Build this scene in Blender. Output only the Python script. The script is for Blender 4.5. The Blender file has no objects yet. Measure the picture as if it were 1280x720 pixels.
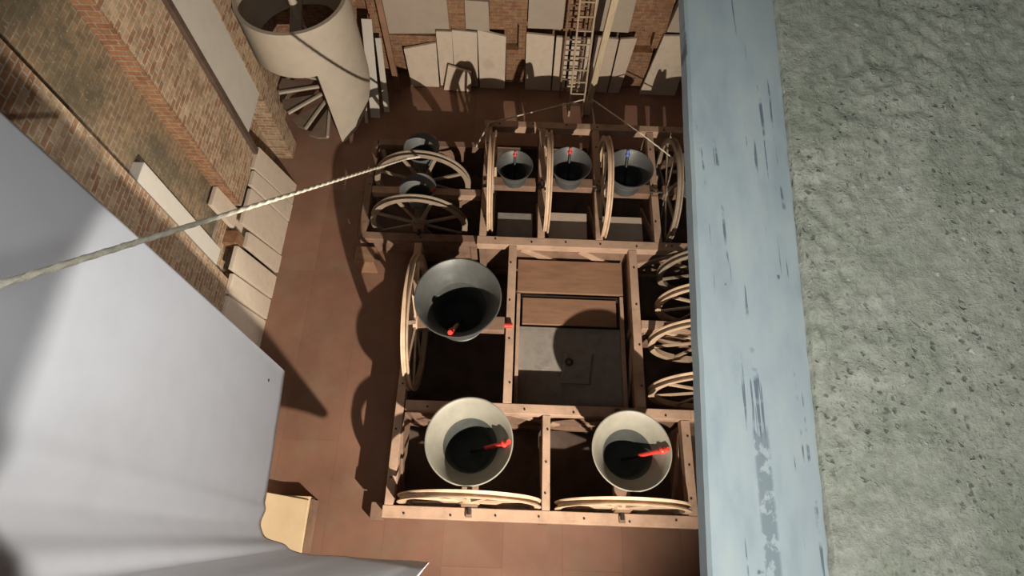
import bpy, bmesh, math, random
from mathutils import Vector, Matrix, noise
R = math.radians
random.seed(7)
C = bpy.context.scene.collection
sc = bpy.context.scene

# ------------------------------------------------------------------ materials
def newmat(name):
    m = bpy.data.materials.new(name); m.use_nodes = True
    nt = m.node_tree; b = nt.nodes['Principled BSDF']
    return m, nt, b
def N(nt, t, **kw):
    n = nt.nodes.new(t)
    for k, v in kw.items(): setattr(n, k, v)
    return n
def coords(nt, scale=(1,1,1), rot=(0,0,0)):
    tc = N(nt, 'ShaderNodeTexCoord'); mp = N(nt, 'ShaderNodeMapping')
    mp.inputs['Scale'].default_value = scale; mp.inputs['Rotation'].default_value = rot
    nt.links.new(tc.outputs['Object'], mp.inputs['Vector']); return mp.outputs['Vector']
def noise_tex(nt, vec, scale, detail=6, rough=.6):
    n = N(nt, 'ShaderNodeTexNoise'); n.inputs['Scale'].default_value = scale
    n.inputs['Detail'].default_value = detail; n.inputs['Roughness'].default_value = rough
    nt.links.new(vec, n.inputs['Vector']); return n.outputs['Fac']
def ramp(nt, fac, stops):
    r = N(nt, 'ShaderNodeValToRGB'); e = r.color_ramp.elements
    while len(e) < len(stops): e.new(.5)
    for el, (p, c) in zip(e, stops):
        el.position = p; el.color = (*c, 1) if len(c) == 3 else c
    nt.links.new(fac, r.inputs['Fac']); return r.outputs['Color']
def mix(nt, fac, a, b, mode='MIX'):
    n = N(nt, 'ShaderNodeMix', data_type='RGBA', blend_type=mode)
    if isinstance(fac, float): n.inputs[0].default_value = fac
    else: nt.links.new(fac, n.inputs[0])
    for i, v in ((6, a), (7, b)):
        if isinstance(v, tuple): n.inputs[i].default_value = (*v, 1)
        else: nt.links.new(v, n.inputs[i])
    return n.outputs[2]
def bump(nt, b, h, strength=.4, dist=.02):
    n = N(nt, 'ShaderNodeBump'); n.inputs['Strength'].default_value = strength
    n.inputs['Distance'].default_value = dist
    nt.links.new(h, n.inputs['Height']); nt.links.new(n.outputs['Normal'], b.inputs['Normal'])
def scl(c, k): return tuple(x*k for x in c)
def plain(name, c, var=.25, rough=.7, metal=0, scale=6, stretch=(1,1,1), bmp=.3, spec=.3, dark=None):
    m, nt, b = newmat(name)
    v = coords(nt, stretch); f = noise_tex(nt, v, scale)
    col = ramp(nt, f, [(.3, scl(c, 1-var)), (.5, c), (.72, scl(c, 1+var*.7))])
    if dark:
        f2 = noise_tex(nt, coords(nt), dark[1], 4)
        k = ramp(nt, f2, [(dark[2], (0,0,0)), (dark[2]+.14, (1,1,1))])
        col = mix(nt, k, col, dark[0])
    nt.links.new(col, b.inputs['Base Color'])
    b.inputs['Roughness'].default_value = rough; b.inputs['Metallic'].default_value = metal
    b.inputs['Specular IOR Level'].default_value = spec
    if bmp: bump(nt, b, noise_tex(nt, v, scale*3), bmp, .01)
    return m
def brick_mat(name, c1, c2, mortar, dirt, dirt_pos=.52):
    m, nt, b = newmat(name)
    tc = N(nt, 'ShaderNodeTexCoord'); sx = N(nt, 'ShaderNodeSeparateXYZ')
    nt.links.new(tc.outputs['Object'], sx.inputs[0])
    ad = N(nt, 'ShaderNodeMath', operation='ADD'); nt.links.new(sx.outputs[0], ad.inputs[0]); nt.links.new(sx.outputs[1], ad.inputs[1])
    cb = N(nt, 'ShaderNodeCombineXYZ'); nt.links.new(ad.outputs[0], cb.inputs[0]); nt.links.new(sx.outputs[2], cb.inputs[1])
    br = N(nt, 'ShaderNodeTexBrick'); nt.links.new(cb.outputs[0], br.inputs['Vector'])
    br.inputs['Scale'].default_value = 1; br.inputs['Brick Width'].default_value = .23
    br.inputs['Row Height'].default_value = .078; br.inputs['Mortar Size'].default_value = .009
    br.inputs['Color1'].default_value = (*c1, 1); br.inputs['Color2'].default_value = (*c2, 1)
    br.inputs['Mortar'].default_value = (*mortar, 1); br.inputs['Bias'].default_value = -.1
    obj = tc.outputs['Object']
    f = noise_tex(nt, obj, 9); col = mix(nt, .55, br.outputs['Color'], ramp(nt, f, [(.3, (.2,.2,.2)), (.7, (1,1,1))]), 'MULTIPLY')
    fd = noise_tex(nt, obj, 1.1, 5)
    col = mix(nt, ramp(nt, fd, [(dirt_pos, (0,0,0)), (dirt_pos+.16, (.85,.85,.85))]), col, dirt)
    fm = noise_tex(nt, obj, 26, 3)          # lost faces with mortar smears
    col = mix(nt, ramp(nt, fm, [(.62, (0,0,0)), (.7, (.8,.8,.8))]), col, mortar)
    nt.links.new(col, b.inputs['Base Color']); b.inputs['Roughness'].default_value = .95
    b.inputs['Specular IOR Level'].default_value = .1
    inv = N(nt, 'ShaderNodeMath', operation='SUBTRACT'); inv.inputs[0].default_value = 1
    nt.links.new(br.outputs['Fac'], inv.inputs[1])
    h = N(nt, 'ShaderNodeMath', operation='MULTIPLY_ADD'); h.inputs[1].default_value = .8
    nt.links.new(f, h.inputs[0]); nt.links.new(inv.outputs[0], h.inputs[2])
    bump(nt, b, h.outputs[0], .8, .02)
    return m
M = {}
M['brick'] = brick_mat('warm_brick', (.34,.18,.095), (.52,.37,.22), (.50,.42,.31), (.18,.13,.075), .56)
M['brick_red'] = brick_mat('red_brick', (.28,.125,.065), (.34,.18,.085), (.33,.25,.17), (.16,.075,.04), .55)
M['brick_dirty'] = brick_mat('dirty_brick', (.22,.145,.085), (.30,.19,.10), (.30,.25,.17), (.09,.078,.05), .45)
M['timber'] = plain('frame_timber', (.43,.285,.195), .28, .75, 0, 3, (1,1,1), .25, .2, ((.26,.15,.10), 2.2, .62))
M['timber_x'] = M['timber']
M['old_timber'] = plain('old_timber', (.22,.135,.09), .3, .8, 0, 4, (1,1,1), .3, .2)
M['pale_timber'] = plain('pale_timber', (.50,.40,.26), .15, .7, 0, 5, (4,4,.6), .2)
M['brown_board'] = plain('brown_board', (.26,.145,.085), .22, .6, 0, 3, (.6,4,1), .15, .3)
M['grey_board'] = plain('grey_board', (.25,.22,.185), .2, .7, 0, 5, (1,1,1), .2, .3, ((.17,.15,.13), 3, .6))
M['bell'] = plain('bell_bronze', (.098,.099,.09), .16, .5, .2, 5, (1,1,1), .1, .5, ((.125,.14,.125), 2.5, .55))
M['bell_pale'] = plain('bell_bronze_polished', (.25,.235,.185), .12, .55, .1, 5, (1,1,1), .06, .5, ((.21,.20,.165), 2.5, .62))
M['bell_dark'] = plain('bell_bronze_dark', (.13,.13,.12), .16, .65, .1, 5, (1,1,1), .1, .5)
M['bell_inside_shade'] = plain('bronze_inside_shade', (.055,.058,.052), .2, .7, .1, 6)  # bronze darkened for the shade deep inside the bells
M['iron'] = plain('black_iron', (.05,.048,.045), .3, .5, .6, 9, (1,1,1), .2, .4)
M['red'] = plain('red_paint', (.62,.05,.035), .15, .35, 0, 9, (1,1,1), 0, .5)
M['blue'] = plain('blue_paint', (.10,.14,.42), .15, .35, 0, 9, (1,1,1), 0, .5)
M['wheel'] = plain('ash_wheel', (.54,.39,.26), .2, .55, 0, 5, (1,1,1), .1, .3)
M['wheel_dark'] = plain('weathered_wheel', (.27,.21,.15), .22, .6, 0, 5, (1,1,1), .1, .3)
M['slab'] = plain('limestone', (.53,.435,.33), .08, .85, 0, 7, (1,1,1), .25, .2, ((.42,.35,.26), 2.2, .6))
M['slab_warm'] = plain('pink_limestone', (.48,.38,.29), .08, .85, 0, 7, (1,1,1), .25, .2)
M['panel'] = plain('plaster_panel', (.36,.295,.225), .07, .8, 0, 4, (1,1,1), .1, .2)
M['panel_light'] = plain('pale_plaster', (.50,.455,.38), .06, .8, 0, 4, (1,1,1), .1, .2)
M['stair'] = plain('cream_plaster', (.45,.385,.295), .10, .75, 0, 3, (1,1,1), .15, .25, ((.28,.21,.14), 1.6, .63))
M['tread'] = plain('stone_tread', (.20,.14,.095), .18, .8, 0, 5)
M['box'] = plain('cream_box', (.66,.50,.30), .06, .7, 0, 5, (1,1,1), .1, .2)
M['cloth'] = plain('white_dust_sheet', (.55,.545,.545), .04, .9, 0, 3, (1,1,1), .08, .1)
M['rope'] = plain('pale_rope', (.66,.60,.46), .2, .9, 0, 60, (1,1,1), .5, .1)
M['dark_wood'] = plain('dark_wood', (.085,.055,.038), .3, .8, 0, 5)
M['pit'] = plain('pit_boards', (.10,.068,.05), .3, .85, 0, 3)
M['dark'] = plain('dark_gap', (.035,.025,.02), .2, .95, 0, 5)
M['lamp_body'] = plain('lamp_housing', (.05,.05,.05), .1, .5, .5)

def floor_mat():
    m, nt, b = newmat('hardboard_floor')
    v = coords(nt)
    br = N(nt, 'ShaderNodeTexBrick'); br.offset = .37
    mp = N(nt, 'ShaderNodeMapping'); mp.inputs['Rotation'].default_value = (0,0,R(90)); nt.links.new(v, mp.inputs['Vector'])
    nt.links.new(mp.outputs[0], br.inputs['Vector'])
    br.inputs['Scale'].default_value = 1; br.inputs['Brick Width'].default_value = 4.88; br.inputs['Row Height'].default_value = .92
    br.inputs['Mortar Size'].default_value = .004; br.inputs['Mortar Smooth'].default_value = .3
    br.inputs['Color1'].default_value = (.29,.155,.102,1); br.inputs['Color2'].default_value = (.24,.125,.08,1); br.inputs['Mortar'].default_value = (.185,.10,.063,1)
    f = noise_tex(nt, v, .9, 6); col = mix(nt, .75, br.outputs['Color'], ramp(nt, f, [(.3, (.55,.55,.55)), (.7, (1,1,1))]), 'MULTIPLY')
    f2 = noise_tex(nt, v, 1.3, 5)
    col = mix(nt, ramp(nt, f2, [(.5, (0,0,0)), (.75, (.55,.55,.55))]), col, (.215,.165,.105))
    f3 = noise_tex(nt, v, 40, 2); col = mix(nt, ramp(nt, f3, [(.70, (0,0,0)), (.78, (.5,.5,.5))]), col, (.34,.25,.175))
    nt.links.new(col, b.inputs['Base Color']); b.inputs['Roughness'].default_value = .55
    b.inputs['Specular IOR Level'].default_value = .25
    bump(nt, b, br.outputs['Fac'], .1, .004)
    return m
M['floor'] = floor_mat()

def cement_mat():
    m, nt, b = newmat('rough_cement')
    v = coords(nt)
    f = noise_tex(nt, v, 5, 8, .65)
    col = ramp(nt, f, [(.3, (.235,.245,.18)), (.5, (.30,.305,.235)), (.7, (.37,.355,.29))])
    nd = N(nt, 'ShaderNodeTexNoise'); nd.inputs['Scale'].default_value = 60; nd.inputs['Detail'].default_value = 3; nt.links.new(v, nd.inputs['Vector'])
    vm = N(nt, 'ShaderNodeVectorMath', operation='MULTIPLY_ADD'); nt.links.new(nd.outputs['Color'], vm.inputs[0]); vm.inputs[1].default_value = (.022,.022,.022); nt.links.new(v, vm.inputs[2])
    def spots(scale, rad, gate, soft=.1):
        vo = N(nt, 'ShaderNodeTexVoronoi'); vo.inputs['Scale'].default_value = scale; nt.links.new(vm.outputs[0], vo.inputs['Vector'])
        se = N(nt, 'ShaderNodeSeparateColor'); nt.links.new(vo.outputs['Color'], se.inputs[0])
        a = ramp(nt, vo.outputs['Distance'], [(rad-soft, (1,1,1)), (rad, (0,0,0))])
        g = ramp(nt, se.outputs[0], [(gate, (1,1,1)), (gate+.001, (0,0,0))])
        return mix(nt, 1.0, a, g, 'MULTIPLY')
    rough = ramp(nt, noise_tex(nt, v, 4.2, 4, .6), [(.36, (.10,.10,.10)), (.54, (1,1,1))])
    tone = noise_tex(nt, v, 38, 6, .72)
    col = mix(nt, .55, col, ramp(nt, tone, [(.34, (.66,.67,.64)), (.5, (1,1,1)), (.64, (1.35,1.34,1.3))]), 'MULTIPLY')
    pit = mix(nt, 1.0, spots(50, .33, .52, .2), rough, 'MULTIPLY')
    pit2 = mix(nt, 1.0, spots(100, .38, .5, .24), rough, 'MULTIPLY')
    grain = mix(nt, .85, spots(80, .27, .26, .15), rough, 'MULTIPLY'); stone = spots(26, .16, .12, .05)
    col = mix(nt, mix(nt, 1.0, pit, (.7,.7,.7), 'MULTIPLY'), col, (.08,.085,.065)); col = mix(nt, mix(nt, 1.0, pit2, (.6,.6,.6), 'MULTIPLY'), col, (.12,.125,.095))
    col = mix(nt, grain, col, (.42,.41,.34)); col = mix(nt, stone, col, (.48,.47,.41))
    nt.links.new(col, b.inputs['Base Color']); b.inputs['Roughness'].default_value = .95
    b.inputs['Specular IOR Level'].default_value = .15
    def op(o_, x, y):
        n = N(nt, 'ShaderNodeMath', operation=o_)
        for q, vv in enumerate((x, y)):
            if isinstance(vv, (int, float)): n.inputs[q].default_value = vv
            else: nt.links.new(vv, n.inputs[q])
        return n.outputs[0]
    h = op('SUBTRACT', op('ADD', op('MULTIPLY', tone, 1.6), op('MULTIPLY', grain, .5)), op('MULTIPLY', pit, .5))
    bump(nt, b, h, .8, .008)
    return m
M['cement'] = cement_mat()
def paint_mat():
    m, nt, b = newmat('grey_blue_paint')
    v = coords(nt)
    sx = N(nt, 'ShaderNodeSeparateXYZ'); nt.links.new(v, sx.inputs[0])
    f = noise_tex(nt, coords(nt, (3.5,1.2,1)), 5, 6)
    col = ramp(nt, f, [(.28, (.265,.305,.31)), (.5, (.315,.355,.35)), (.72, (.355,.39,.36))])
    # hairline cracks running with the grain
    cr = noise_tex(nt, coords(nt, (34,1.1,1)), 1.6, 3, .5)
    k = ramp(nt, cr, [(.355, (1,1,1)), (.375, (0,0,0))])
    brk = ramp(nt, noise_tex(nt, coords(nt, (4,5,1)), 3, 3), [(.45, (0,0,0)), (.55, (.9,.9,.9))])
    col = mix(nt, mix(nt, 1.0, k, brk, 'MULTIPLY'), col, (.10,.12,.14))
    # flaked chips, strung out along the grain
    ch = noise_tex(nt, coords(nt, (1.6,1,1)), 42, 3, .6)
    pt = ramp(nt, noise_tex(nt, coords(nt, (10,2.2,1)), 1.7, 2), [(.60, (0,0,0)), (.64, (1,1,1))])
    def window(sock, c, hw, soft):
        d = N(nt, 'ShaderNodeMath', operation='SUBTRACT'); nt.links.new(sock, d.inputs[0]); d.inputs[1].default_value = c
        ab = N(nt, 'ShaderNodeMath', operation='ABSOLUTE'); nt.links.new(d.outputs[0], ab.inputs[0])
        mr = N(nt, 'ShaderNodeMapRange'); nt.links.new(ab.outputs[0], mr.inputs[0]); mr.inputs[1].default_value = hw; mr.inputs[2].default_value = hw+soft; mr.inputs[3].default_value = 1; mr.inputs[4].default_value = 0
        return mr.outputs[0]
    pt = mix(nt, 1.0, window(sx.outputs[0], .503, .012, .006), window(sx.outputs[1], .12, .14, .02), 'MULTIPLY')
    chm = mix(nt, 1.0, ramp(nt, ch, [(.43, (0,0,0)), (.50, (.7,.7,.7))]), pt, 'MULTIPLY')
    col = mix(nt, chm, col, (.13,.16,.17))
    dc = noise_tex(nt, coords(nt, (1,.6,1)), 30, 2); col = mix(nt, ramp(nt, dc, [(.75, (0,0,0)), (.78, (.8,.8,.8))]), col, (.08,.10,.12))
    nt.links.new(col, b.inputs['Base Color']); b.inputs['Roughness'].default_value = .6
    b.inputs['Specular IOR Level'].default_value = .25
    bump(nt, b, f, .15, .004)
    return m
M['paint'] = paint_mat()

# ------------------------------------------------------------------ helpers
def obj(name, bm, mat, parent=None, smooth=False, bevel=0):
    me = bpy.data.meshes.new(name); bmesh.ops.recalc_face_normals(bm, faces=bm.faces)
    bm.to_mesh(me); bm.free()
    o = bpy.data.objects.new(name, me); C.objects.link(o)
    if mat: me.materials.append(mat)
    if smooth:
        for p in me.polygons: p.use_smooth = True
        md = o.modifiers.new('edge', 'EDGE_SPLIT'); md.split_angle = R(40)
    if bevel:
        md = o.modifiers.new('bevel', 'BEVEL'); md.width = bevel; md.segments = 2; md.limit_method = 'ANGLE'
    if parent: o.parent = parent
    return o
def tag(o, label, cat, group=None):
    o['label'] = label; o['category'] = cat
    if group: o['group'] = group
    return o
def thing(name, label, cat, loc=(0,0,0), rotz=0, group=None):
    o = bpy.data.objects.new(name, None); C.objects.link(o); o.empty_display_size = .1
    o.location = loc; o.rotation_euler = (0,0,rotz); tag(o, label, cat, group); return o
def struct(name, bm, mat, **k):
    o = obj(name, bm, mat, **k); o['kind'] = 'structure'; return o
def box(bm, x0, x1, y0, y1, z0, z1, mtx=None):
    vs = [bm.verts.new((x, y, z)) for x in (x0,x1) for y in (y0,y1) for z in (z0,z1)]
    for f in ((0,1,3,2),(4,6,7,5),(0,4,5,1),(2,3,7,6),(0,2,6,4),(1,5,7,3)): bm.faces.new([vs[i] for i in f])
    if mtx: 
        for v in vs: v.co = mtx @ v.co
    return vs
def hexa(bm, p):      # eight corners: 4 of one face, then the 4 opposite
    vs = [bm.verts.new(q) for q in p]
    for f in ((0,1,2,3),(7,6,5,4),(0,4,5,1),(1,5,6,2),(2,6,7,3),(3,7,4,0)): bm.faces.new([vs[i] for i in f])
def bar(bm, a, b, w, h, up=(0,0,1)):   # rectangular bar from a to b
    a, b = Vector(a), Vector(b); d = (b-a).normalized(); up = Vector(up)
    s = d.cross(up)
    if s.length < 1e-4: s = d.cross(Vector((0,1,0)))
    s.normalize(); t = s.cross(d)
    hexa(bm, [a+s*w/2+t*h/2, a-s*w/2+t*h/2, a-s*w/2-t*h/2, a+s*w/2-t*h/2, b+s*w/2+t*h/2, b-s*w/2+t*h/2, b-s*w/2-t*h/2, b+s*w/2-t*h/2])
def tube(bm, pts, rad, n=10, twist=0):
    pts = [Vector(p) for p in pts]; rings = []
    for i, p in enumerate(pts):
        d = (pts[min(i+1, len(pts)-1)] - pts[max(i-1, 0)]).normalized()
        s = d.cross(Vector((0,0,1)))
        if s.length < 1e-3: s = d.cross(Vector((0,1,0)))
        s.normalize(); t = s.cross(d); r_ = rad[i] if isinstance(rad, (list, tuple)) else rad
        ring = []
        for k in range(n):
            a = 2*math.pi*k/n + twist*i
            rr = r_*(1+.10*math.cos(3*2*math.pi*k/n)) if twist else r_
            ring.append(bm.verts.new(p + s*math.cos(a)*rr + t*math.sin(a)*rr))
        rings.append(ring)
    for A, B in zip(rings, rings[1:]):
        for k in range(n): bm.faces.new((A[k], A[(k+1)%n], B[(k+1)%n], B[k]))
    bm.faces.new(rings[0][::-1]); bm.faces.new(rings[-1])
def lathe(bm, prof, axis='Z', n=48, closed=False):
    rings = []
    for r_, h in prof:
        if r_ < 1e-5:
            rings.append([bm.verts.new((0,0,h) if axis == 'Z' else (h,0,0))]); continue
        ring = []
        for k in range(n):
            a = 2*math.pi*k/n; c, s = math.cos(a)*r_, math.sin(a)*r_
            ring.append(bm.verts.new((c,s,h) if axis == 'Z' else (h,c,s)))
        rings.append(ring)
    pr = list(zip(rings, rings[1:])) + ([(rings[-1], rings[0])] if closed else [])
    for A, B in pr:
        for k in range(n):
            q = (k+1) % n
            if len(A) == 1 and len(B) == 1: continue
            if len(A) == 1: bm.faces.new((A[0], B[k], B[q]))
            elif len(B) == 1: bm.faces.new((A[k], A[q], B[0]))
            else: bm.faces.new((A[k], A[q], B[q], B[k]))
def nb(): return bmesh.new()
def ball(bm, c, r_, n=16):
    bmesh.ops.create_uvsphere(bm, u_segments=n, v_segments=n//2+2, radius=r_, matrix=Matrix.Translation(c))

# ------------------------------------------------------------------ camera (about ten metres above the chamber floor, looking steeply down)
H = 10.0; FPX = 748.0
pt, rl = R(64.9), R(2.1)
fw = Vector((0, math.cos(pt), -math.sin(pt))); up0 = Vector((0, math.sin(pt), math.cos(pt))); r0 = Vector((1,0,0))
rt = r0*math.cos(rl) + up0*math.sin(rl); up = -r0*math.sin(rl) + up0*math.cos(rl)
cd = bpy.data.cameras.new('camera'); cam = bpy.data.objects.new('camera', cd); C.objects.link(cam)
cd.sensor_width = 36; cd.lens = 36*FPX/1280; cd.clip_start = .02
cam.matrix_world = Matrix(((rt.x, up.x, -fw.x, 0), (rt.y, up.y, -fw.y, 0), (rt.z, up.z, -fw.z, H), (0,0,0,1)))
sc.camera = cam

# ------------------------------------------------------------------ room shell
bm = nb(); 
PX0, PX1, PY0, PY1 = -1.70, 4.35, .66, 7.95
box(bm, -5.6, PX0, -5.2, 10.6, -.1, 0); box(bm, PX1, 6.0, -5.2, 10.6, -.1, 0); box(bm, PX0, PX1, -5.2, PY0, -.1, 0); box(bm, PX0, PX1, PY1, 10.6, -.1, 0)
struct('floor', bm, M['floor'])
bm = nb(); box(bm, PX0-.2, PX1+.2, PY0-.2, PY1+.2, -.75, -.6)
for q in ((PX0-.05,PX0,PY0,PY1),(PX1,PX1+.05,PY0,PY1),(PX0-.05,PX1+.05,PY0-.05,PY0),(PX0-.05,PX1+.05,PY1,PY1+.05)): box(bm, *q, -.65, -.1)
struct('floor_pit', bm, M['pit'])

# back wall: recessed wall plus brick piers standing proud of it
YB = 9.66
bm = nb(); box(bm, -5.6, 6.0, YB+.2, YB+.5, 0, 9.5); box(bm, -5.6, -4.5, YB+.1, YB+.2, 0, 9.5)
for x0, x1, z0, z1 in [(-2.98,-2.75,0,9.5), (-1.43,-1.10,1.30,9.5), (-.63,-.30,1.43,9.5), (-.30,-.05,1.58,9.5), (-.05,.10,.9,9.5), (-.30,-.05,0,.92), (-.05,.10,0,.9),
                       (.80,1.36,1.5,9.5), (2.10,2.42,1.56,9.5), (2.64,2.84,1.1,9.5), (2.2,2.7,0,.98), (2.42,2.64,1.5,9.5), (4.0,6.0,0,9.5), (-2.75,-1.43,.93,1.2), (-1.1,-.63,2.12,9.5)]:
    box(bm, x0, x1, YB, YB+.2, z0, z1)
struct('wall_back', bm, M['brick_red'])

# left wall: stepped brick, recess and pilasters
XL = -4.52
bm = nb()
box(bm, XL-.7, XL-.4, -5.2, 10.6, 0, 9.5)
for y0, y1, z0 in [(3.5, 4.02, 1.3)]: box(bm, XL-.4, XL, 2.0, y1, z0, 9.5)         # near pilaster
box(bm, XL-.4, XL-.3, -5.2, 3.6, 0, 1.3)
box(bm, XL-.4, XL, -5.2, 2.0, 0, 9.5)
box(bm, XL-.4, XL-.04, 7.42, 7.8, 0, 9.5)
box(bm, XL-.4, XL-.2, 4.02, 5.3, 1.1, 1.72)
struct('wall_left', bm, M['brick'])
bm = nb(); box(bm, XL-.4, XL-.24, 4.02, 5.3, 1.72, 9.5)
o = struct('wall_left_recess', bm, M['brick_dirty'])
bm = nb()
box(bm, XL-.4, XL, 5.28, 6.38, 1.55, 9.5); o = struct('wall_left_pilaster', bm, M['brick'])
bm = nb(); box(bm, XL-.24, XL+.004, 5.255, 5.28, 1.62, 9.5); struct('wall_left_reveal', bm, M['brick_red'])
# walls behind the viewpoint, only for bounce
bm = nb(); box(bm, 5.8, 6.0, -5.2, 10.6, 0, 8.4); struct('wall_right', bm, M['brick'])
bm = nb(); box(bm, -5.6, 6.0, -5.4, -5.2, 0, 8.4); struct('wall_front', bm, M['brick'])

# ------------------------------------------------------------------ left wall panels, strip and leaning slabs
bm = nb(); box(bm, XL-.36, XL-.05, 6.44, 7.42, 1.83, 9.0)
tag(obj('plaster_panel', bm, M['panel_light'], bevel=.01), 'tall pale plaster panel in left wall beside the curved stair', 'wall panel')
bm = nb(); bar(bm, (XL+.035, 6.34, 1.6), (XL+.035, 6.34, 9.3), .07, .10)
tag(obj('wall_strip', bm, M['dark_wood'], bevel=.006), 'long dark strip running up left wall beside the tall pale panel', 'wall strip')
bm = nb(); box(bm, XL-.26, XL-.10, 3.9, 4.42, 1.62, 3.86)
tag(obj('plaster_panel', bm, M['panel_light'], bevel=.01), 'slanting pale plaster panel set low in the dirty brick recess', 'wall panel')
def wall_slab(y0b, y1b, y0t, y1t, zt, label, mat, lean=.1, proud=.16):
    bm = nb(); xb, xt = XL+proud, XL+proud-lean; th = .07
    hexa(bm, [(xb,y0b,.0),(xb,y1b,.0),(xt,y1t,zt),(xt,y0t,zt),(xb-th,y0b,.0),(xb-th,y1b,.0),(xt-th,y1t,zt),(xt-th,y0t,zt)])
    return tag(obj('limestone_slab', bm, mat, bevel=.008), label, 'stone slab', 'slabs leaning on the left wall')
wall_slab(6.33,6.78,6.02,6.46,1.58,'farthest grey limestone slab of the row leaning on left wall', M['slab'])
wall_slab(5.93,6.31,5.70,5.99,1.54,'narrow limestone slab second from far end of left wall row', M['slab'], .1, .17)
wall_slab(5.20,5.91,4.99,5.67,1.48,'wide limestone slab crossed by the foreground rope', M['slab'], .1, .16)
wall_slab(4.82,5.17,4.70,4.97,1.22,'short split limestone slab below dark niche in left wall', M['slab'], .1, .18)
wall_slab(4.30,4.74,4.16,4.58,1.45,'pale limestone slab just nearer than the dark niche', M['slab'], .1, .17)
wall_slab(3.89,4.27,3.79,4.13,1.35,'limestone slab with pock mark, second from nearest in left row', M['slab'], .1, .16)
wall_slab(3.35,3.86,3.28,3.76,1.30,'nearest grey limestone slab of left row beside the white sheet', M['slab'], .1, .15)
wall_slab(4.97,5.36,4.90,5.24,2.15,'loose limestone block standing above the wide slab', M['slab'], .1, -.03)
bm = nb(); box(bm, XL-.22, XL+.02, 4.62, 4.86, 1.16, 1.46)
tag(obj('brick_stub', bm, M['brick_red'], bevel=.01), 'broken dark red brick stub in left wall niche', 'brick stub')

# ------------------------------------------------------------------ back wall slabs and panels
def back_piece(name, pts, y, th, mat, label, cat, group=None, lean=0):
    bm = nb(); zs = [p[1] for p in pts]; z1 = max(zs)
    P = [(x, y - lean*(1-z/z1), z) for x, z in pts]
    hexa(bm, P + [(a, b+th, c) for a, b, c in P])
    return tag(obj(name, bm, mat, bevel=.008), label, cat, group)
G1, G2 = 'slabs leaning on the back wall', 'plaster panels on the back wall'
back_piece('limestone_slab', [(-2.35,0),(-1.75,0),(-1.72,1.10),(-2.40,.93)], YB-.08, .06, M['slab'], 'slab with slanting top behind the round shadow, left end of back wall row', 'stone slab', G1, .12)
back_piece('limestone_slab', [(-1.72,0),(-1.42,0),(-1.38,1.38),(-1.70,1.38)], YB-.07, .05, M['slab'], 'tall narrow slab just left of the small tilted slab', 'stone slab', G1, .08)
back_piece('limestone_slab', [(-1.40,.0),(-.90,.0),(-.88,1.39),(-1.38,1.42)], YB-.07, .05, M['slab'], 'slab partly hidden behind the small tilted slab', 'stone slab', G1, .07)
back_piece('limestone_slab', [(-.86,0),(-.32,0),(-.30,1.33),(-.87,1.46)], YB-.08, .06, M['slab'], 'broad slab right of the tilted slab, beside a brick pier', 'stone slab', G1, .1)
back_piece('limestone_slab', [(-1.64,.02),(-1.05,.0),(-1.02,.50),(-1.50,.66)], YB-.24, .06, M['slab'], 'small tilted pale slab propped in front of the others', 'stone slab', G1, .06)
back_piece('limestone_slab', [(.12,0),(.68,0),(.66,1.38),(.10,1.42)], YB-.08, .06, M['slab'], 'broad slab below grey panel, left of the ladders', 'stone slab', G1, .1)
back_piece('limestone_slab', [(.71,0),(.98,0),(.97,1.34),(.70,1.36)], YB-.08, .06, M['slab'], 'narrow slab partly behind the ladders', 'stone slab', G1, .1)
back_piece('limestone_slab', [(1.02,0),(1.44,0),(1.44,1.35),(1.02,1.36)], YB-.09, .06, M['slab'], 'slab seen between the ladder rungs', 'stone slab', G1, .1)
back_piece('limestone_slab', [(1.47,0),(1.91,0),(1.94,1.36),(1.47,1.40)], YB-.08, .06, M['slab_warm'], 'slab just right of the leaning pale pole', 'stone slab', G1, .1)
back_piece('limestone_slab', [(1.94,0),(2.18,0),(2.30,1.40),(1.97,1.36)], YB-.08, .06, M['slab_warm'], 'pinkish slab beside the right hand dark slot', 'stone slab', G1, .1)
back_piece('limestone_slab', [(2.62,0),(3.4,0),(3.4,1.52),(2.80,1.50)], YB-.10, .06, M['slab'], 'slab with slanting edge next to the grey painted timber', 'stone slab', G1, .1)
back_piece('plaster_panel', [(-2.68,1.20),(-1.43,1.26),(-1.43,6.0),(-2.73,6.0)], YB+.02, .1, M['panel'], 'wide grey plaster panel beside the curved stair', 'wall panel', G2)
back_piece('plaster_panel', [(-1.10,1.46),(-.63,1.42),(-.64,2.10),(-1.09,2.12)], YB-.06, .16, M['panel'], 'small square plaster panel between two brick piers', 'wall panel', G2)
back_piece('plaster_panel', [(.12,1.55),(.80,1.55),(.80,6.0),(.10,6.0)], YB-.08, .18, M['panel'], 'grey plaster panel immediately left of the ladders', 'wall panel', G2)
back_piece('plaster_panel', [(1.36,1.55),(2.10,1.53),(2.14,6.0),(1.36,6.0)], YB-.08, .18, M['panel'], 'grey plaster panel crossed by the leaning pale pole', 'wall panel', G2)
back_piece('plaster_panel', [(2.84,1.56),(3.6,1.56),(3.6,2.25),(2.92,2.25)], YB-.06, .16, M['panel'], 'yellowish plaster panel half hidden by the grey painted timber', 'wall panel', G2)

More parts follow.
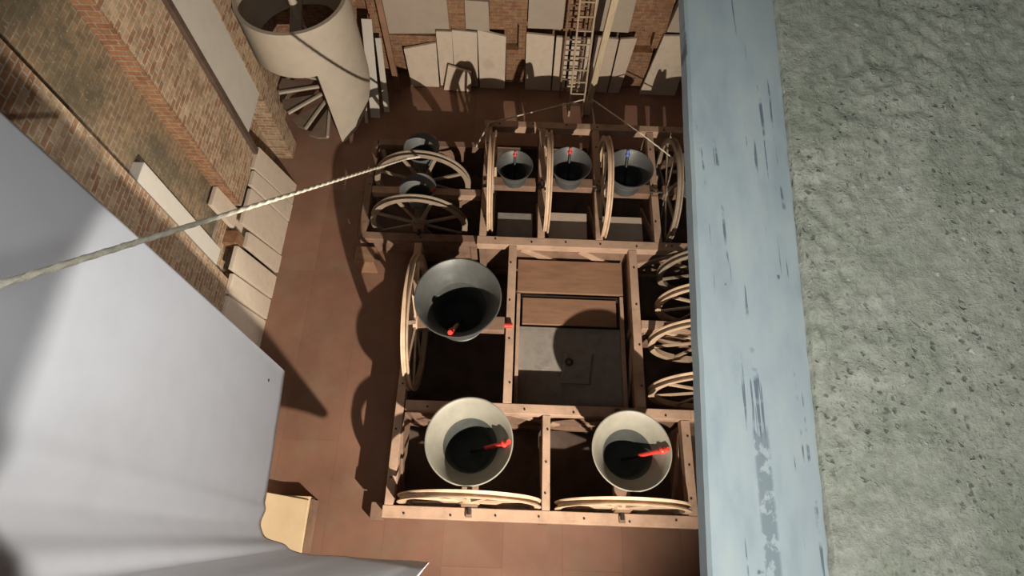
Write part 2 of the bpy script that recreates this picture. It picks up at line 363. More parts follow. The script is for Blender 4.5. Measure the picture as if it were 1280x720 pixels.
# ladders
def ladder(label, bx, by, tx, ty, tz, w, step, mat):
    o = thing('ladder', label, 'ladder', (bx, by, 0), 0, 'ladders on the back wall')
    a, b = Vector((0,0,0)), Vector((tx-bx, ty-by, tz))
    for s in (-1, 1):
        bm = nb(); off = Vector((s*w/2,0,0)); bar(bm, a+off, b+off, .035, .07, (0,1,0)); obj('stile', bm, mat, o, bevel=.004)
    L = (b-a).length; n = int(L/step)
    for i in range(1, n):
        p = a + (b-a)*(i*step/L); bm = nb(); tube(bm, [p-Vector((w/2,0,0)), p+Vector((w/2,0,0))], .016, 8); obj('rung', bm, mat, o, smooth=True)
    return o
M['ladder'] = plain('ladder_wood', (.40,.30,.20), .2, .7, 0, 6)
ladder('wooden ladder standing foremost on the floor against the back wall', 1.22, 8.80, 1.13, 9.40, 4.2, .29, .285, M['ladder'])
ladder('darker second ladder close behind the foremost ladder', 1.06, 9.30, 1.02, 9.52, 4.2, .36, .25, M['old_timber'])
# leaning pole with its ropes
bm = nb(); bar(bm, (1.46, 8.92, .0), (1.57, 8.55, 4.2), .12, .10, (0,1,0))
bar(bm, (1.455, 8.90, .0), (1.47, 8.84, .45), .15, .13, (0,1,0))
tag(obj('timber_pole', bm, M['pale_timber'], bevel=.012), 'pale squared timber pole leaning beside the ladders', 'pole')
def rope(label, pts, rad, group=None, n=7, seg=40, sag=0):
    P = []
    for (a, b) in zip(pts, pts[1:]):
        a, b = Vector(a), Vector(b)
        for i in range(seg):
            t = i/seg; q = a.lerp(b, t); q.z -= sag*4*t*(1-t); P.append(q)
    P.append(Vector(pts[-1])); bm = nb(); tube(bm, P, rad, n, .5)
    return tag(obj('rope', bm, M['rope'], smooth=True), label, 'rope', group)
rope('thin rope tied from pole foot to left corner of bell frame', [(1.36,8.84,.46),(-.56,7.86,.78),(-.80,7.4,.6)], .013, 'ropes tied to the pole foot')
rope('thin rope from pole foot across the third small bell', [(1.5,8.86,.46),(2.22,7.25,1.38),(3.45,6.4,1.05)], .013, 'ropes tied to the pole foot')
rope('thick pale rope stretched across the foreground past the white sheet', [(-2.54,-.31,9.04),(-1.86,6.18,1.78),(-1.70,6.52,1.40)], .019, None, 9, 260)

# ------------------------------------------------------------------ curved stair in the far left corner
st = thing('spiral_stair', 'cream plastered spiral stair in far left corner with curved parapet', 'staircase', (-3.97, 8.74, 0))
SR = .97
bm = nb(); ringI = []; n = 96
a0, a1 = R(-68), R(292)
def zlow(a):
    d = math.degrees(a)
    if d <= 72: return max(.02, .02 + 1.86*(max(0,d+68)/140)**1.15)
    return 1.88
V = []
for i in range(n+1):
    a = a0 + (a1-a0)*i/n; zl = zlow(a); zh = 2.82
    V.append([[bm.verts.new((rr*math.cos(a), rr*math.sin(a), zl + (zh-zl)*k/6)) for k in range(7)] for rr in (SR, SR-.07)])
for A, B in zip(V, V[1:]):
    for s in (0, 1):
        for k in range(6): bm.faces.new((A[s][k], B[s][k], B[s][k+1], A[s][k+1]))
    bm.faces.new((A[0][6], B[0][6], B[1][6], A[1][6])); bm.faces.new((A[0][0], A[1][0], B[1][0], B[0][0]))
for E_ in (V[0], V[-1]):
    for k in range(6): bm.faces.new((E_[0][k], E_[1][k], E_[1][k+1], E_[0][k+1]))
obj('parapet', bm, M['stair'], st, smooth=True)
bm = nb(); tube(bm, [(0,0,0),(0,0,3.3)], .07, 16); obj('newel', bm, M['stair'], st, smooth=True)
for i in range(13):
    aa = R(-84 - i*27); bb = R(-84 - (i+1)*27+1); z = .17*(i+1)
    rr = SR-.08; bm = nb()
    P = [(0.05*math.cos(aa), .05*math.sin(aa)), (rr*math.cos(aa), rr*math.sin(aa)), (rr*math.cos((aa+bb)/2)*1.02, rr*math.sin((aa+bb)/2)*1.02), (rr*math.cos(bb), rr*math.sin(bb))]
    lo = [bm.verts.new((x,y,z-.05)) for x, y in P]; hi = [bm.verts.new((x,y,z)) for x, y in P]
    bm.faces.new(hi); bm.faces.new(lo[::-1])
    for k in range(4): bm.faces.new((lo[k], lo[(k+1)%4], hi[(k+1)%4], hi[k]))
    tr = obj('tread', bm, M['tread'], st)
    e0 = Vector((.09*math.cos(aa), .09*math.sin(aa), z+.004)); e1 = Vector((rr*math.cos(aa), rr*math.sin(aa), z+.004))
    bm = nb(); bar(bm, e0, e1, .045, .05); obj('nosing', bm, M['stair'], tr)
bm = nb()
hexa(bm, [(-.10,-.62,2.2),(.12,-.58,2.25),(.02,.5,2.5),(-.18,.45,2.5),(-.10,-.62,2.15),(.12,-.58,2.2),(.02,.5,2.45),(-.18,.45,2.45)])
obj('landing_board', bm, M['grey_board'], st)
# offcuts and post leaning beside the stair
def plank(label, a, b, w, h, mat, name='plank', group=None):
    bm = nb(); bar(bm, a, b, w, h, (0,-1,0)); return tag(obj(name, bm, mat, bevel=.005), label, 'plank' if name == 'plank' else 'post', group)
plank('cracked white board leaning right beside the curved stair', (-3.02,8.55,.0), (-2.98,9.45,1.75), .20, .025, M['panel_light'], group='white boards beside the stair')
plank('short white offcut leaning on the cracked white board', (-2.80,8.72,.0), (-2.84,9.45,1.30), .12, .025, M['panel_light'], group='white boards beside the stair')
plank('narrow white batten nearest the foot of the stair', (-3.19,8.40,.0), (-3.17,9.20,1.2), .06, .025, M['panel_light'], group='white boards beside the stair')
plank('brown timber post propped between stair and wide grey panel', (-2.64,9.36,.0), (-2.70,9.58,4.5), .11, .08, M['brown_board'], 'timber_post')

# ------------------------------------------------------------------ bell frames
F = .75; DZ = -.45; PL = 1.051     # frame top height, drop of the frame, plan scale of the measured layout
def pl(p): return (p[0]*PL, p[1]*PL, p[2]+DZ)
def beam(parent, a, b, w=.16, h=.18, mat=None, name='beam', bolts=0):
    a, b = pl(a), pl(b)
    bm = nb(); bar(bm, a, b, w, h); o = obj(name, bm, mat or M['timber'], parent, bevel=.01)
    a, b = Vector(a), Vector(b)
    for i in range(bolts):
        p = a.lerp(b, (i+.5)/bolts) + Vector((random.uniform(-.03,.03), random.uniform(-.03,.03), h/2+.004))
        bb = nb(); bmesh.ops.create_cone(bb, cap_ends=True, segments=8, radius1=.018, radius2=.016, depth=.014, matrix=Matrix.Translation(p))
        obj('bolt', bb, M['iron'], o)
    return o
fr = thing('bell_stand', 'large pale timber bell frame filling the middle of the floor', 'bell frame')
zt = F-DZ-.09
def HB(y, x0, x1, w=.16, bolts=5, **k): return beam(fr, (x0,y,zt), (x1,y,zt), w, .18, bolts=bolts, **k)
def VB(x, y0, y1, w=.14, bolts=4, x1=None, **k): return beam(fr, (x,y0,zt), (x if x1 is None else x1,y1,zt), w, .18, bolts=bolts, **k)
HB(.66, -1.68, 2.70, .17, 7); HB(2.15, -1.52, 2.72, .16, 6)
VB(-1.60, .745, 4.90, .13, 6); VB(.58, .745, 2.07, .12, 3); VB(2.63, .745, 2.07, .14, 3)
VB(-.01, 2.23, 4.915, .14, 4); VB(2.00, 2.23, 4.915, .14, 4); HB(3.57, 2.07, 4.2, .16, 3)
HB(5.00, -.62, 4.2, .17, 8); HB(7.50, -.62, 4.2, .15, 8)
VB(-.53, 5.085, 7.425, .13, 3); 
for x in (.46, 1.45, 2.45, 3.55): VB(x, 5.085, 7.425, .13, 3)
VB(4.15, 2.2, 7.4, .14, 2); HB(2.15, 2.72, 4.2, .16, 2)
# posts, sills and braces under the top timbers
for x, y in [(-1.60,.66),(.58,.66),(2.63,.66),(-1.60,2.15),(-.01,2.15),(2.0,2.15),(-1.60,4.85),(-.01,5.0),(2.0,5.0),(-.53,5.0),(-.53,7.5),(.46,7.5),(1.45,7.5),(2.45,7.5),(3.55,7.5),(4.15,5.0),(4.15,7.5),(4.15,2.15),(4.15,3.57),(2.0,3.57)]:
    beam(fr, (x,y,.14), (x,y,1.03), .13, .13, M['old_timber'], 'post')
for y in (.66, 2.15, 5.0, 7.5): beam(fr, (-1.8 if y < 5 else -.7, y, .07), (2.8 if y < 1 else 4.2, y, .07), .15, .14, M['old_timber'], 'sill')
for a, b in [((-1.60,.85,.2),(-1.60,1.9,.98)), ((-1.60,2.35,.98),(-1.60,3.3,.2)), ((-1.60,3.6,.2),(-1.60,4.6,.98)), ((.58,.85,.98),(.58,1.9,.2)), ((2.63,.85,.2),(2.63,1.9,.98)),
             ((.15,5.0,.98),(.85,5.0,.45)), ((1.15,5.0,.98),(1.85,5.0,.35)), ((2.2,5.0,.5),(2.9,5.0,.98)), ((-.01,2.4,.98),(-.01,3.4,.2)), ((2.0,2.4,.2),(2.0,3.4,.98)),
             ((-1.4,2.15,.3),(-.7,2.15,.98)), ((.1,2.15,.98),(.8,2.15,.3)), ((1.2,2.15,.3),(1.85,2.15,.98)), ((-.53,5.3,.98),(-.53,6.3,.2)), ((.46,5.3,.98),(.46,6.3,.2)), ((1.45,5.3,.98),(1.45,6.3,.2)), ((2.45,5.3,.98),(2.45,6.3,.2)), ((2.2,3.57,.98),(3.0,3.57,.3))]:
    beam(fr, a, b, .12, .15, M['old_timber'] if a[0] < -1 else M['timber'], 'brace')
def board(parent, a, b, z0=.14, z1=1.02, t=.05, m='old_timber'):
    a, b = pl((*a,(z0+z1)/2)), pl((*b,(z0+z1)/2)); bm = nb(); bar(bm, a, b, t, z1-z0); obj('side_board', bm, M[m], parent)
for a, b in [((-1.60,.75),(-1.60,4.85)), ((-1.5,.66),(2.6,.66)), ((-1.5,2.15),(4.1,2.15)), ((.58,.75),(.58,2.05)), ((2.63,.75),(2.63,2.05)), ((-.01,2.25),(-.01,4.9)), ((2.0,2.25),(2.0,4.9)), ((-.5,5.0),(4.1,5.0)),
             ((-.53,5.1),(-.53,7.4)), ((.46,5.1),(.46,7.4)), ((1.45,5.1),(1.45,7.4)), ((2.45,5.1),(2.45,7.4)), ((2.1,3.57),(4.1,3.57)), ((4.15,2.2),(4.15,7.4))]: board(fr, a, b)
def bearing(parent, x, y, z, rz=0):
    bm = nb(); m = Matrix.Translation((x*PL,y*PL,z)) @ Matrix.Rotation(rz, 4, 'Z')
    box(bm, -.06, .06, -.08, .08, 0, .02, m); box(bm, -.05, .05, -.045, .045, .02, .075, m)
    obj('bearing', bm, M['old_timber'], parent, bevel=.008)

sf = thing('bell_stand', 'lower weathered side frame holding two dark bells', 'bell frame')
F2 = .55; z2 = F2-DZ-.08
def SB(a, b, w, name='beam', mat=None, h=.16, bolts=1): return beam(sf, a, b, w, h, mat or M['old_timber'], name, bolts)
SB((-2.62,5.08,z2), (-2.66,7.2,z2), .13); SB((-2.58,7.13,z2), (-.62,7.13,z2), .14); SB((-2.57,6.07,z2), (-.62,6.07,z2), .15, mat=M['timber']); SB((-2.57,5.12,z2), (-.62,5.12,z2), .15)
for x, y in [(-2.62,5.12),(-2.64,6.07),(-2.66,7.13),(-.70,5.12),(-.70,6.07),(-.70,7.13)]: beam(sf, (x,y,.0), (x,y,.84), .12, .12, M['old_timber'], 'post')
for a, b in [((-2.4,7.13,.2),(-1.8,7.13,.84)), ((-2.4,6.07,.84),(-1.8,6.07,.2)), ((-1.4,6.07,.2),(-.85,6.07,.84)), ((-1.4,7.13,.84),(-.85,7.13,.2))]: beam(sf, a, b, .10, .12, M['old_timber'], 'brace')
bm = nb(); box(bm, -2.86, -2.50, 4.88, 5.22, 0, .42)
o = tag(obj('timber_block', bm, M['brown_board'], bevel=.015), 'brown timber block standing at corner of the side frame', 'block')
bm = nb(); box(bm, -2.04, -1.84, .60, .86, 0, .24)
tag(obj('timber_block', bm, M['old_timber'], bevel=.012), 'dark timber block at near left foot of the big frame', 'block')

# ------------------------------------------------------------------ bells
for a, b in [((-2.64,5.2),(-2.66,7.05)), ((-2.5,5.12),(-.75,5.12)), ((-2.5,6.07),(-.75,6.07)), ((-2.5,7.13),(-.75,7.13))]: board(sf, a, b, .1, .84)
GB = 'bells hung in the frame'
def bell(label, x, y, zax, D, rotz, wx, rw, cdir, mat, wmat, ballm='red', group=GB, clap=True, tilt=0, shaft=None, spokes=8, ends=None):
    x, y, D, wx, rw = x*PL, y*PL, D*PL, wx*PL, rw*PL
    if ends: ends = (ends[0]*PL, ends[1]*PL)
    o = thing('bell', label, 'bell', (x, y, zax), rotz, group)
    r_ = D/2; Hh = 1.56*r_; z0 = .06 + Hh         # mouth height above the axis
    prof_o = [(1.0,0),(.992,.03),(.965,.09),(.90,.19),(.81,.36),(.72,.58),(.655,.85),(.615,1.12),(.585,1.30),(.53,1.42),(.40,1.50),(.2,1.54),(0,1.56)]
    prof_i = [(.972,-.005),(.93,.035),(.86,.14),(.745,.34),(.64,.58),(.565,.86),(.52,1.12),(.48,1.28),(.38,1.38),(.18,1.43),(0,1.44)]
    bm = nb(); lathe(bm, [(a*r_, z0-h*r_) for a, h in prof_o[::-1]] + [(a*r_, z0-h*r_) for a, h in prof_i], 'Z', 72)
    bo = obj('bell_body', bm, mat, o, smooth=True); bo.data.materials.append(M['bell_inside_shade'])
    no = len(prof_o)
    for p in bo.data.polygons:         # deep inner faces get a darker bronze, painting in the hollow's shade
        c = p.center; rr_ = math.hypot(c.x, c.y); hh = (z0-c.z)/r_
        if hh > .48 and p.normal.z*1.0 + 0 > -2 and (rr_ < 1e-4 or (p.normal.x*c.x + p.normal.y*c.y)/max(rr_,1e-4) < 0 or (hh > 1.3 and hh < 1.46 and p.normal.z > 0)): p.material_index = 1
    # raised moulding wires round waist and soundbow
    bm = nb()
    for hh, rad in ((.24,.872), (.62,.715), (1.28,.592)): lathe(bm, [(rad*r_+.001, z0-(hh-.02)*r_), (rad*r_+.014, z0-hh*r_), (rad*r_+.001, z0-(hh+.02)*r_)], 'Z', 72)
    obj('moulding', bm, mat, o, smooth=True)
    if clap:
        cl = thing_part('clapper', o)
        c = Vector((cdir[0], cdir[1], 0)).normalized()
        a = Vector((0,0,z0-1.40*r_)); b = c*(r_*.80) + Vector((0,0,z0-.16*r_)); e = c*(r_*.90) + Vector((0,0,z0+.05*r_))
        mid = a.lerp(b, .45); bm = nb(); tube(bm, [a, mid], [.018*D+.006, .020*D+.006], 10); obj('clapper_shaft', bm, M['iron'], cl, smooth=True)
        bm = nb(); tube(bm, [mid, b], [.021*D+.006, .025*D+.006], 10); obj('clapper_end', bm, M[shaft] if shaft else M['iron'], cl, smooth=True)
        bm = nb(); ball(bm, b, .040*D+.010); tube(bm, [b, e], [.035*D, .028*D], 10); obj('clapper_ball', bm, M[ballm], cl, smooth=True)
    L0, L1 = (ends or (wx-.10, abs(wx)+.06))
    bm = nb(); hw = .075 + .04*D
    box(bm, L0+.06, L1-.06, -hw, hw, -.09, .075); obj('headstock', bm, M['old_timber'], o, bevel=.015)
    for xx, s in ((L0,1), (L1,-1)):
        bm = nb(); tube(bm, [(xx-.04*s,0,0),(xx+.12*s,0,0)], .03, 12); obj('gudgeon', bm, M['iron'], o, smooth=True)
    w = wheel_part(o, wx, rw, wmat, spokes)
    return o
def thing_part(name, parent):
    o = bpy.data.objects.new(name, None); C.objects.link(o); o.parent = parent; o.empty_display_size = .05; return o
def wheel_part(parent, wx, rw, wmat, spokes=8):
    w = thing_part('wheel', parent); w.location = (wx,0,0)
    bm = nb()
    lathe(bm, [(rw-.085,-.045),(rw-.005,-.055),(rw+.012,-.050),(rw+.006,-.030),(rw-.035,-.014),(rw-.035,.014),(rw+.006,.030),(rw+.012,.050),(rw-.005,.055),(rw-.085,.045)], 'X', 80, True)
    obj('rim', bm, wmat, w, smooth=True)
    for k in range(spokes):
        a = 2*math.pi*(k+.5)/spokes; d = Vector((0, math.cos(a), math.sin(a)))
        bm = nb(); bar(bm, d*.12, d*(rw-.07), .06, .03, (1,0,0)); obj('spoke', bm, wmat, w)
    bm = nb(); lathe(bm, [(.0,-.035),(.15,-.035),(.15,.035),(0,.035)], 'X', 20); obj('hub', bm, wmat, w)
    return w
AX = F+.05
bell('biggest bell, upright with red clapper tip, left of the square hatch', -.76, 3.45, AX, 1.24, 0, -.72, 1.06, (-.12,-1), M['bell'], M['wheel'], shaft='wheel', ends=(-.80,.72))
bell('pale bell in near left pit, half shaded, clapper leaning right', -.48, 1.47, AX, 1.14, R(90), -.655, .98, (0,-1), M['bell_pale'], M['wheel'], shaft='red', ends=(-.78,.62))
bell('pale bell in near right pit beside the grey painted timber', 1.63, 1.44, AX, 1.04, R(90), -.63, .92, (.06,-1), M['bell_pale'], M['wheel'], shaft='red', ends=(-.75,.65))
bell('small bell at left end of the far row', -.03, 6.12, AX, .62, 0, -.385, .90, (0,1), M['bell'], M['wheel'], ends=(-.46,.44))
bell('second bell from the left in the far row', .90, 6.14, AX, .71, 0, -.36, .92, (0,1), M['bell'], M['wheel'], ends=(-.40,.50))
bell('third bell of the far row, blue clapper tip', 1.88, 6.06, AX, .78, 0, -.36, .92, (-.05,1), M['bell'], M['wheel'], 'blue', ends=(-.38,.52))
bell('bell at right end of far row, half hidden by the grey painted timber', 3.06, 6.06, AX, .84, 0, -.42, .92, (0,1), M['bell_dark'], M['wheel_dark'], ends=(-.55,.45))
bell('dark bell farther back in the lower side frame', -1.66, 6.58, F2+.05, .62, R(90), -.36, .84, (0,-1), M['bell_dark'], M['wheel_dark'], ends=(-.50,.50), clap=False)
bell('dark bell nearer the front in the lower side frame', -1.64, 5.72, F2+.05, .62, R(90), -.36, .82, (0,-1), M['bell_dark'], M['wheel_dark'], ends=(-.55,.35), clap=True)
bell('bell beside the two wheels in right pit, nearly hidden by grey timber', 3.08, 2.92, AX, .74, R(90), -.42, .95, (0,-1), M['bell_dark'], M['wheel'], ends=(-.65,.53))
def spare_wheel(label, x, y, rw, mat):
    o = thing('bell_wheel', label, 'bell wheel', (x*PL, y*PL, AX), R(90), 'wheels in the right pits'); wheel_part(o, 0, rw*PL, mat)  # bell wheels of bells that stay out of view
    bm = nb(); tube(bm, [(-.12,0,0),(.12,0,0)], .045, 12); obj('axle', bm, M['iron'], o, smooth=True)
spare_wheel('third wheel from the top in the right pits, behind a bell', 3.10, 3.30, .92, M['wheel'])
spare_wheel('second wheel from the top in the right pits', 3.15, 3.92, .82, M['wheel'])
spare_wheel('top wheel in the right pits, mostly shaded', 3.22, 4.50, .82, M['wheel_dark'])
for x, y, rz in [(-.53,6.12,0),(.46,6.13,0),(1.45,6.10,0),(2.45,6.06,0),(3.55,6.06,0)]: bearing(fr, x, y, F, rz)
bm = nb(); tube(bm, [(-.13,3.62,F+.06),(.03,3.62,F+.06)], .045, 12); obj('gudgeon_cap', bm, M['red'], fr, smooth=True)
for x, y in [(-.48,.66),(1.63,.66),(-.48,2.15),(1.63,2.15)]: bearing(fr, x, y, F-.03, R(90))

# ------------------------------------------------------------------ hatch in the middle cell
hc = thing('trapdoor', 'wooden trapdoor with grey lower leaf in the middle of the bell frame', 'trapdoor', (1.051, 3.784, -.30))
def HX(name, x0, x1, y0, y1, z0, z1, mat, bevel=.008): 
    bm = nb(); box(bm, (x0-1.0)*PL, (x1-1.0)*PL, (y0-3.6)*PL, (y1-3.6)*PL, z0, z1); return obj(name, bm, mat, hc, bevel=bevel)
HX('upper_board', .09, 1.90, 4.28, 4.90, .50, .56, M['brown_board'])
HX('upper_leaf', .19, 1.78, 3.72, 4.20, .44, .50, M['brown_board'])
HX('lower_leaf', .14, 1.84, 2.25, 3.70, .36, .42, M['grey_board'])
HX('side_rail', .09, .15, 2.25, 4.26, .42, .54, M['timber']); HX('side_rail', 1.84, 1.90, 2.25, 4.26, .42, .54, M['timber'])
HX('slot_strip', .17, 1.82, 4.19, 4.27, .40, .47, M['dark'])  # dark strip standing in for the slot between board and leaf
bm = nb(); hexa(bm, [(-.17,-.92,.42),(.35,-.92,.42),(.42,-.35,.42),(-.10,-.35,.42),(-.17,-.92,.47),(.30,-.92,.47),(.36,-.42,.47),(-.06,-.42,.47)])
obj('metal_plate', bm, M['grey_board'], hc, bevel=.006)
bm = nb(); lathe(bm, [(.05,0),(.075,.012),(.05,.024),(.035,.012)], 'Z', 20, True)
for v in bm.verts: v.co += Vector((-.03,-.55,.475))
obj('ring', bm, M['iron'], hc, smooth=True)
for x0, x1, y0, y1, l in [(-.30,.32,5.12,5.62,'left'),(.60,1.28,5.12,5.66,'second'),(1.56,2.26,5.12,5.62,'third')]:
    bm = nb(); x0, x1, y0, y1 = x0*PL, x1*PL, y0*PL, y1*PL+.12; box(bm, x0, x1, y0, y1, .40, .45); box(bm, x0+.05, x0+.13, y0, y1, -.6, .40); box(bm, x1-.13, x1-.05, y0, y1, -.6, .40)
    tag(obj('pit_board', bm, M['grey_board'] if l == 'left' else M['slab_warm'], bevel=.006), {'left': 'grey board lying in the pit below the left small bell', 'second': 'pinkish board lying in pit below second far row bell', 'third': 'pinkish board lying below the bell with blue clapper'}[l], 'board')

# ------------------------------------------------------------------ white sheet hanging at the left
path = [(-3.02,2.30),(-2.99,1.9),(-2.98,1.5),(-2.95,1.1),(-2.93,.75),(-2.96,.52),(-2.88,.32),(-2.72,.18),(-2.48,.10),(-2.2,.06),(-1.8,.05),(-1.4,.04),(-1.05,.03),(-.84,.03)]
top  = [(-3.02,2.30),(-3.02,1.9),(-3.02,1.5),(-3.02,1.1),(-3.02,.7),(-3.0,.35),(-2.95,.05),(-2.8,-.2),(-2.6,-.4),(-2.25,-.45),(-1.8,-.45),(-1.3,-.42),(-.85,-.38),(-.45,-.35)]
def resample(P, n):
    out = []; m = len(P)-1
    for i in range(n+1):
        t = i/n*m; k = min(int(t), m-1); f = t-k
        p = [P[max(k-1,0)], P[k], P[k+1], P[min(k+2,m)]]
        q = []
        for c in (0,1):
            a,b,c_,d = (pp[c] for pp in p)
            q.append(.5*((2*b)+(-a+c_)*f+(2*a-5*b+4*c_-d)*f*f+(-a+3*b-3*c_+d)*f**3))
        out.append(q)
    return out
n, mz = 150, 60
PA, PB = resample(path, n), resample(top, n)
bm = nb(); G = []
for i in range(n+1):
    row = []
    for j in range(mz+1):
        t = j/mz; x = PA[i][0]*(1-t)+PB[i][0]*t; y = PA[i][1]*(1-t)+PB[i][1]*t
        zb = 2.2 + .05*math.sin(i*.21)*(1 if i > 40 else .3) ; z = zb + (8.6-zb)*t
        u = i/n
        amp = .036*max(0, min(1, (u-.22)/.15)) + .004
        w = math.sin(u*36 + 1.6*math.sin(t*3)) + .35*math.sin(u*71+2*t)
        x += amp*w*.75; y += amp*w*.25*(.4 if u > .6 else 1)
        row.append(bm.verts.new((x,y,z)))
    G.append(row)
for i in range(n):
    for j in range(mz): bm.faces.new((G[i][j], G[i+1][j], G[i+1][j+1], G[i][j+1]))
sh = tag(obj('dust_sheet', bm, M['cloth']), 'large white dust sheet hanging at left, folded round a corner', 'sheet')
for p in sh.data.polygons: p.use_smooth = True
md = sh.modifiers.new('thick', 'SOLIDIFY'); md.thickness = .012; md.offset = -1
bm = nb(); ball(bm, (-2.985, 2.02, 2.72), .022, 10)
for v in bm.verts: v.co.x = -2.985 + (v.co.x+2.985)*.35
obj('eyelet', bm, M['iron'], sh, smooth=True)

# cream box on the floor by the sheet
cb = thing('crate', 'cream box on the floor below the corner of the white sheet', 'box', (-3.27,.48,0))
bm = nb(); box(bm, -.34, .30, -.36, .42, 0, .30); obj('box_body', bm, M['box'], cb, bevel=.01)
bm = nb(); hexa(bm, [(-.36,-.38,.30),(.32,-.40,.30),(.30,.36,.30),(-.36,.45,.30),(-.36,-.38,.34),(.32,-.40,.34),(.30,.36,.34),(-.36,.45,.34)]); obj('lid', bm, M['box'], cb, bevel=.008)
bm = nb(); hexa(bm, [(.31,-.37,.02),(.36,-.37,.02),(.36,.38,.02),(.31,.38,.02),(.31,-.37,.26),(.34,-.37,.26),(.34,.38,.26),(.31,.38,.26)]); obj('side_board', bm, M['old_timber'], cb)

# ------------------------------------------------------------------ cement ledge and painted timber beside the viewpoint
SL = .116/.993
def zl(y): return 8.85 + SL*(y-.6)
bm = nb(); nx, ny = 210, 420; GG = []
x0, x1, y0, y1 = .612, 1.75, -.55, 2.15
for i in range(nx+1):
    row = []
    for j in range(ny+1):
        y = y0 + (y1-y0)*j/ny; e = y*.0246
        x = x0 + e + (x1-x0)*i/nx
        p = Vector((x, y, 0))
        rough = .5 + .5*noise.noise(p*2.6 + Vector((3,1,0))); rough = max(.12, min(1, rough*1.5-.25))
        h = .008*noise.noise(p*9) + rough*(.0090*noise.noise(p*30+Vector((7,0,0))) + .009*abs(noise.noise(p*62)))
        st_ = noise.noise(Vector((x*16, y*46, 5)))
        h += .0012*st_*rough
        if i == 0: x += .004*noise.noise(Vector((0, y*30, 2)))
        row.append(bm.verts.new((x, y, zl(y) + .006 + h)))
    GG.append(row)
for i in range(nx):
    for j in range(ny): bm.faces.new((GG[i][j], GG[i+1][j], GG[i+1][j+1], GG[i][j+1]))
edge = [GG[0][j] for j in range(ny+1)] + [GG[i][ny] for i in range(1, nx+1)] + [GG[nx][j] for j in range(ny-1,-1,-1)] + [GG[i][0] for i in range(nx-1,0,-1)]
low = [bm.verts.new((v.co.x, v.co.y, v.co.z-.35)) for v in edge]
for k in range(len(edge)): q = (k+1) % len(edge); bm.faces.new((edge[k], edge[q], low[q], low[k]))
box(bm, 1.2, 5.75, -.55, 2.15, 8.25, 8.4)  # unseen slab added to the ledge, blocking light from above
o = struct('trim_1', bm, M['cement'])
o.name = 'wall_ledge'
for p in o.data.polygons: p.use_smooth = True
bm = nb(); ny = 120; rows = []
for j in range(ny+1):
    y = -.55 + 2.7*j/ny; a = .383 + y*.0233; b = .611 + y*.0246; z = zl(y)
    w = .0015*noise.noise(Vector((y*14,0,1))); w2 = .003*noise.noise(Vector((y*22,4,1)))
    rows.append([bm.verts.new(q) for q in [(a+.006+w,y,z-.06),(a+w,y,z-.054),(a+w,y,z-.008),(a+.007+w,y,z),(a+.03,y,z+.001),((a+b)/2,y,z+.0015),(b-.012,y,z+.001),(b-.002+w2,y,z-.004),(b+w2,y,z-.06)]])
for A, B in zip(rows, rows[1:]):
    for k in range(9): bm.faces.new((A[k], B[k], B[(k+1)%9], A[(k+1)%9]))
bm.faces.new(rows[0]); bm.faces.new(rows[-1][::-1])
o = tag(obj('edge_timber', bm, M['paint'], smooth=True), 'long grey blue painted timber with cracked paint edging the cement ledge', 'timber')

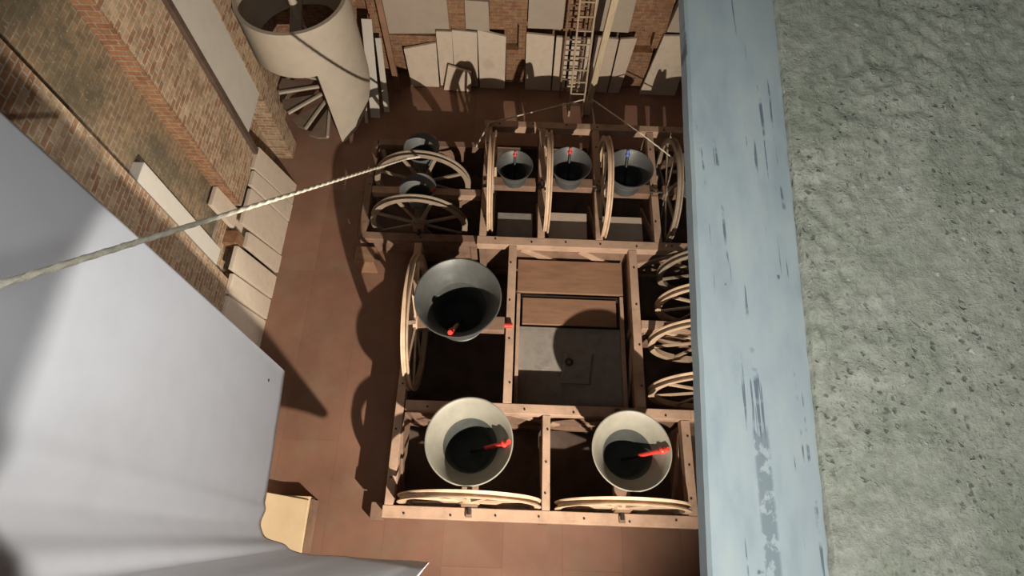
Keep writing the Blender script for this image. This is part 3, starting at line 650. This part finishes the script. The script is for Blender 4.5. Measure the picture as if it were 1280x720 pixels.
# ------------------------------------------------------------------ lamps and added fill lights
LP = Vector((2.1, -3.05, 5.25))
def spot(name, loc, target, energy, color, size, blend, rad):
    l = bpy.data.lights.new(name, 'SPOT'); l.energy = energy; l.color = color; l.spot_size = R(size); l.spot_blend = blend; l.shadow_soft_size = rad
    o = bpy.data.objects.new(name, l); C.objects.link(o); o.location = loc
    o.rotation_euler = (Vector(target)-Vector(loc)).to_track_quat('-Z', 'Y').to_euler(); return o
def area(name, loc, target, energy, color, sx, sy):
    l = bpy.data.lights.new(name, 'AREA'); l.shape = 'RECTANGLE'; l.size = sx; l.size_y = sy; l.energy = energy; l.color = color
    o = bpy.data.objects.new(name, l); C.objects.link(o); o.location = loc
    o.rotation_euler = (Vector(target)-Vector(loc)).to_track_quat('-Z', 'Y').to_euler(); return o
spot('flood_lamp', LP, (-3.7, 7.0, 1.4), 5700, (1.0,.90,.79), 106, 1.0, .05)
L2 = Vector((2.3, .5, 6.2))
spot('sheet_spot', L2, (-3.0, 1.05, 4.15), 1000, (1.0,.985,.97), 52, .22, .03)  # added spot, its cone kept to the white sheet
a = area('sheet_fill', (1.0,-1.5,11.5), (-3.0,1.2,6.5), 38, (.93,.97,1.0), 1.2, 1.2); a.data.spread = R(60)  # added cool fill for the upper sheet, no window there
a = area('ledge_fill', (-.5,-1.3,11.2), (1.0,.6,8.85), 13.5, (.95,.98,1.0), .9, .9); a.data.spread = R(60)  # added cool fill grazing the cement ledge
# added lamp bodies, out of view; flat plates cut off the light above
def lamp_thing(label, loc, cutoff_plate, arm):
    fl = thing('flood_lamp', label, 'lamp', loc)
    bm = nb(); box(bm, *cutoff_plate); obj('cutoff_plate', bm, M['lamp_body'], fl)
    bm = nb(); box(bm, -.02, .3, -.34, -.12, -.25, .06) if arm[0][0] < .2 else box(bm, .08, .3, -.2, .2, -.2, .06); obj('housing', bm, M['lamp_body'], fl, bevel=.02)
    bm = nb(); bar(bm, *arm, .05, .05); obj('arm', bm, M['lamp_body'], fl)
lamp_thing('unseen flood lamp body with plate added to cut its light', LP, (-.7,.5,-.30,.55,.06,.09), ((0,-2.15,-.03),(0,-.34,-.03)))
lamp_thing('unseen lamp added to light the sheet, with plate to cut it', L2, (-.8,.2,-.6,.6,.02,.05), ((.2,0,.06),(.2,0,2.05)))

w = bpy.data.worlds.new('world'); sc.world = w; w.use_nodes = True
w.node_tree.nodes['Background'].inputs[0].default_value = (.80,.88,1.0,1); w.node_tree.nodes['Background'].inputs[1].default_value = .04
vs = sc.view_settings; vs.view_transform = 'Standard'; vs.look = 'None'; vs.gamma = 1; vs.exposure = 0; vs.use_curve_mapping = False
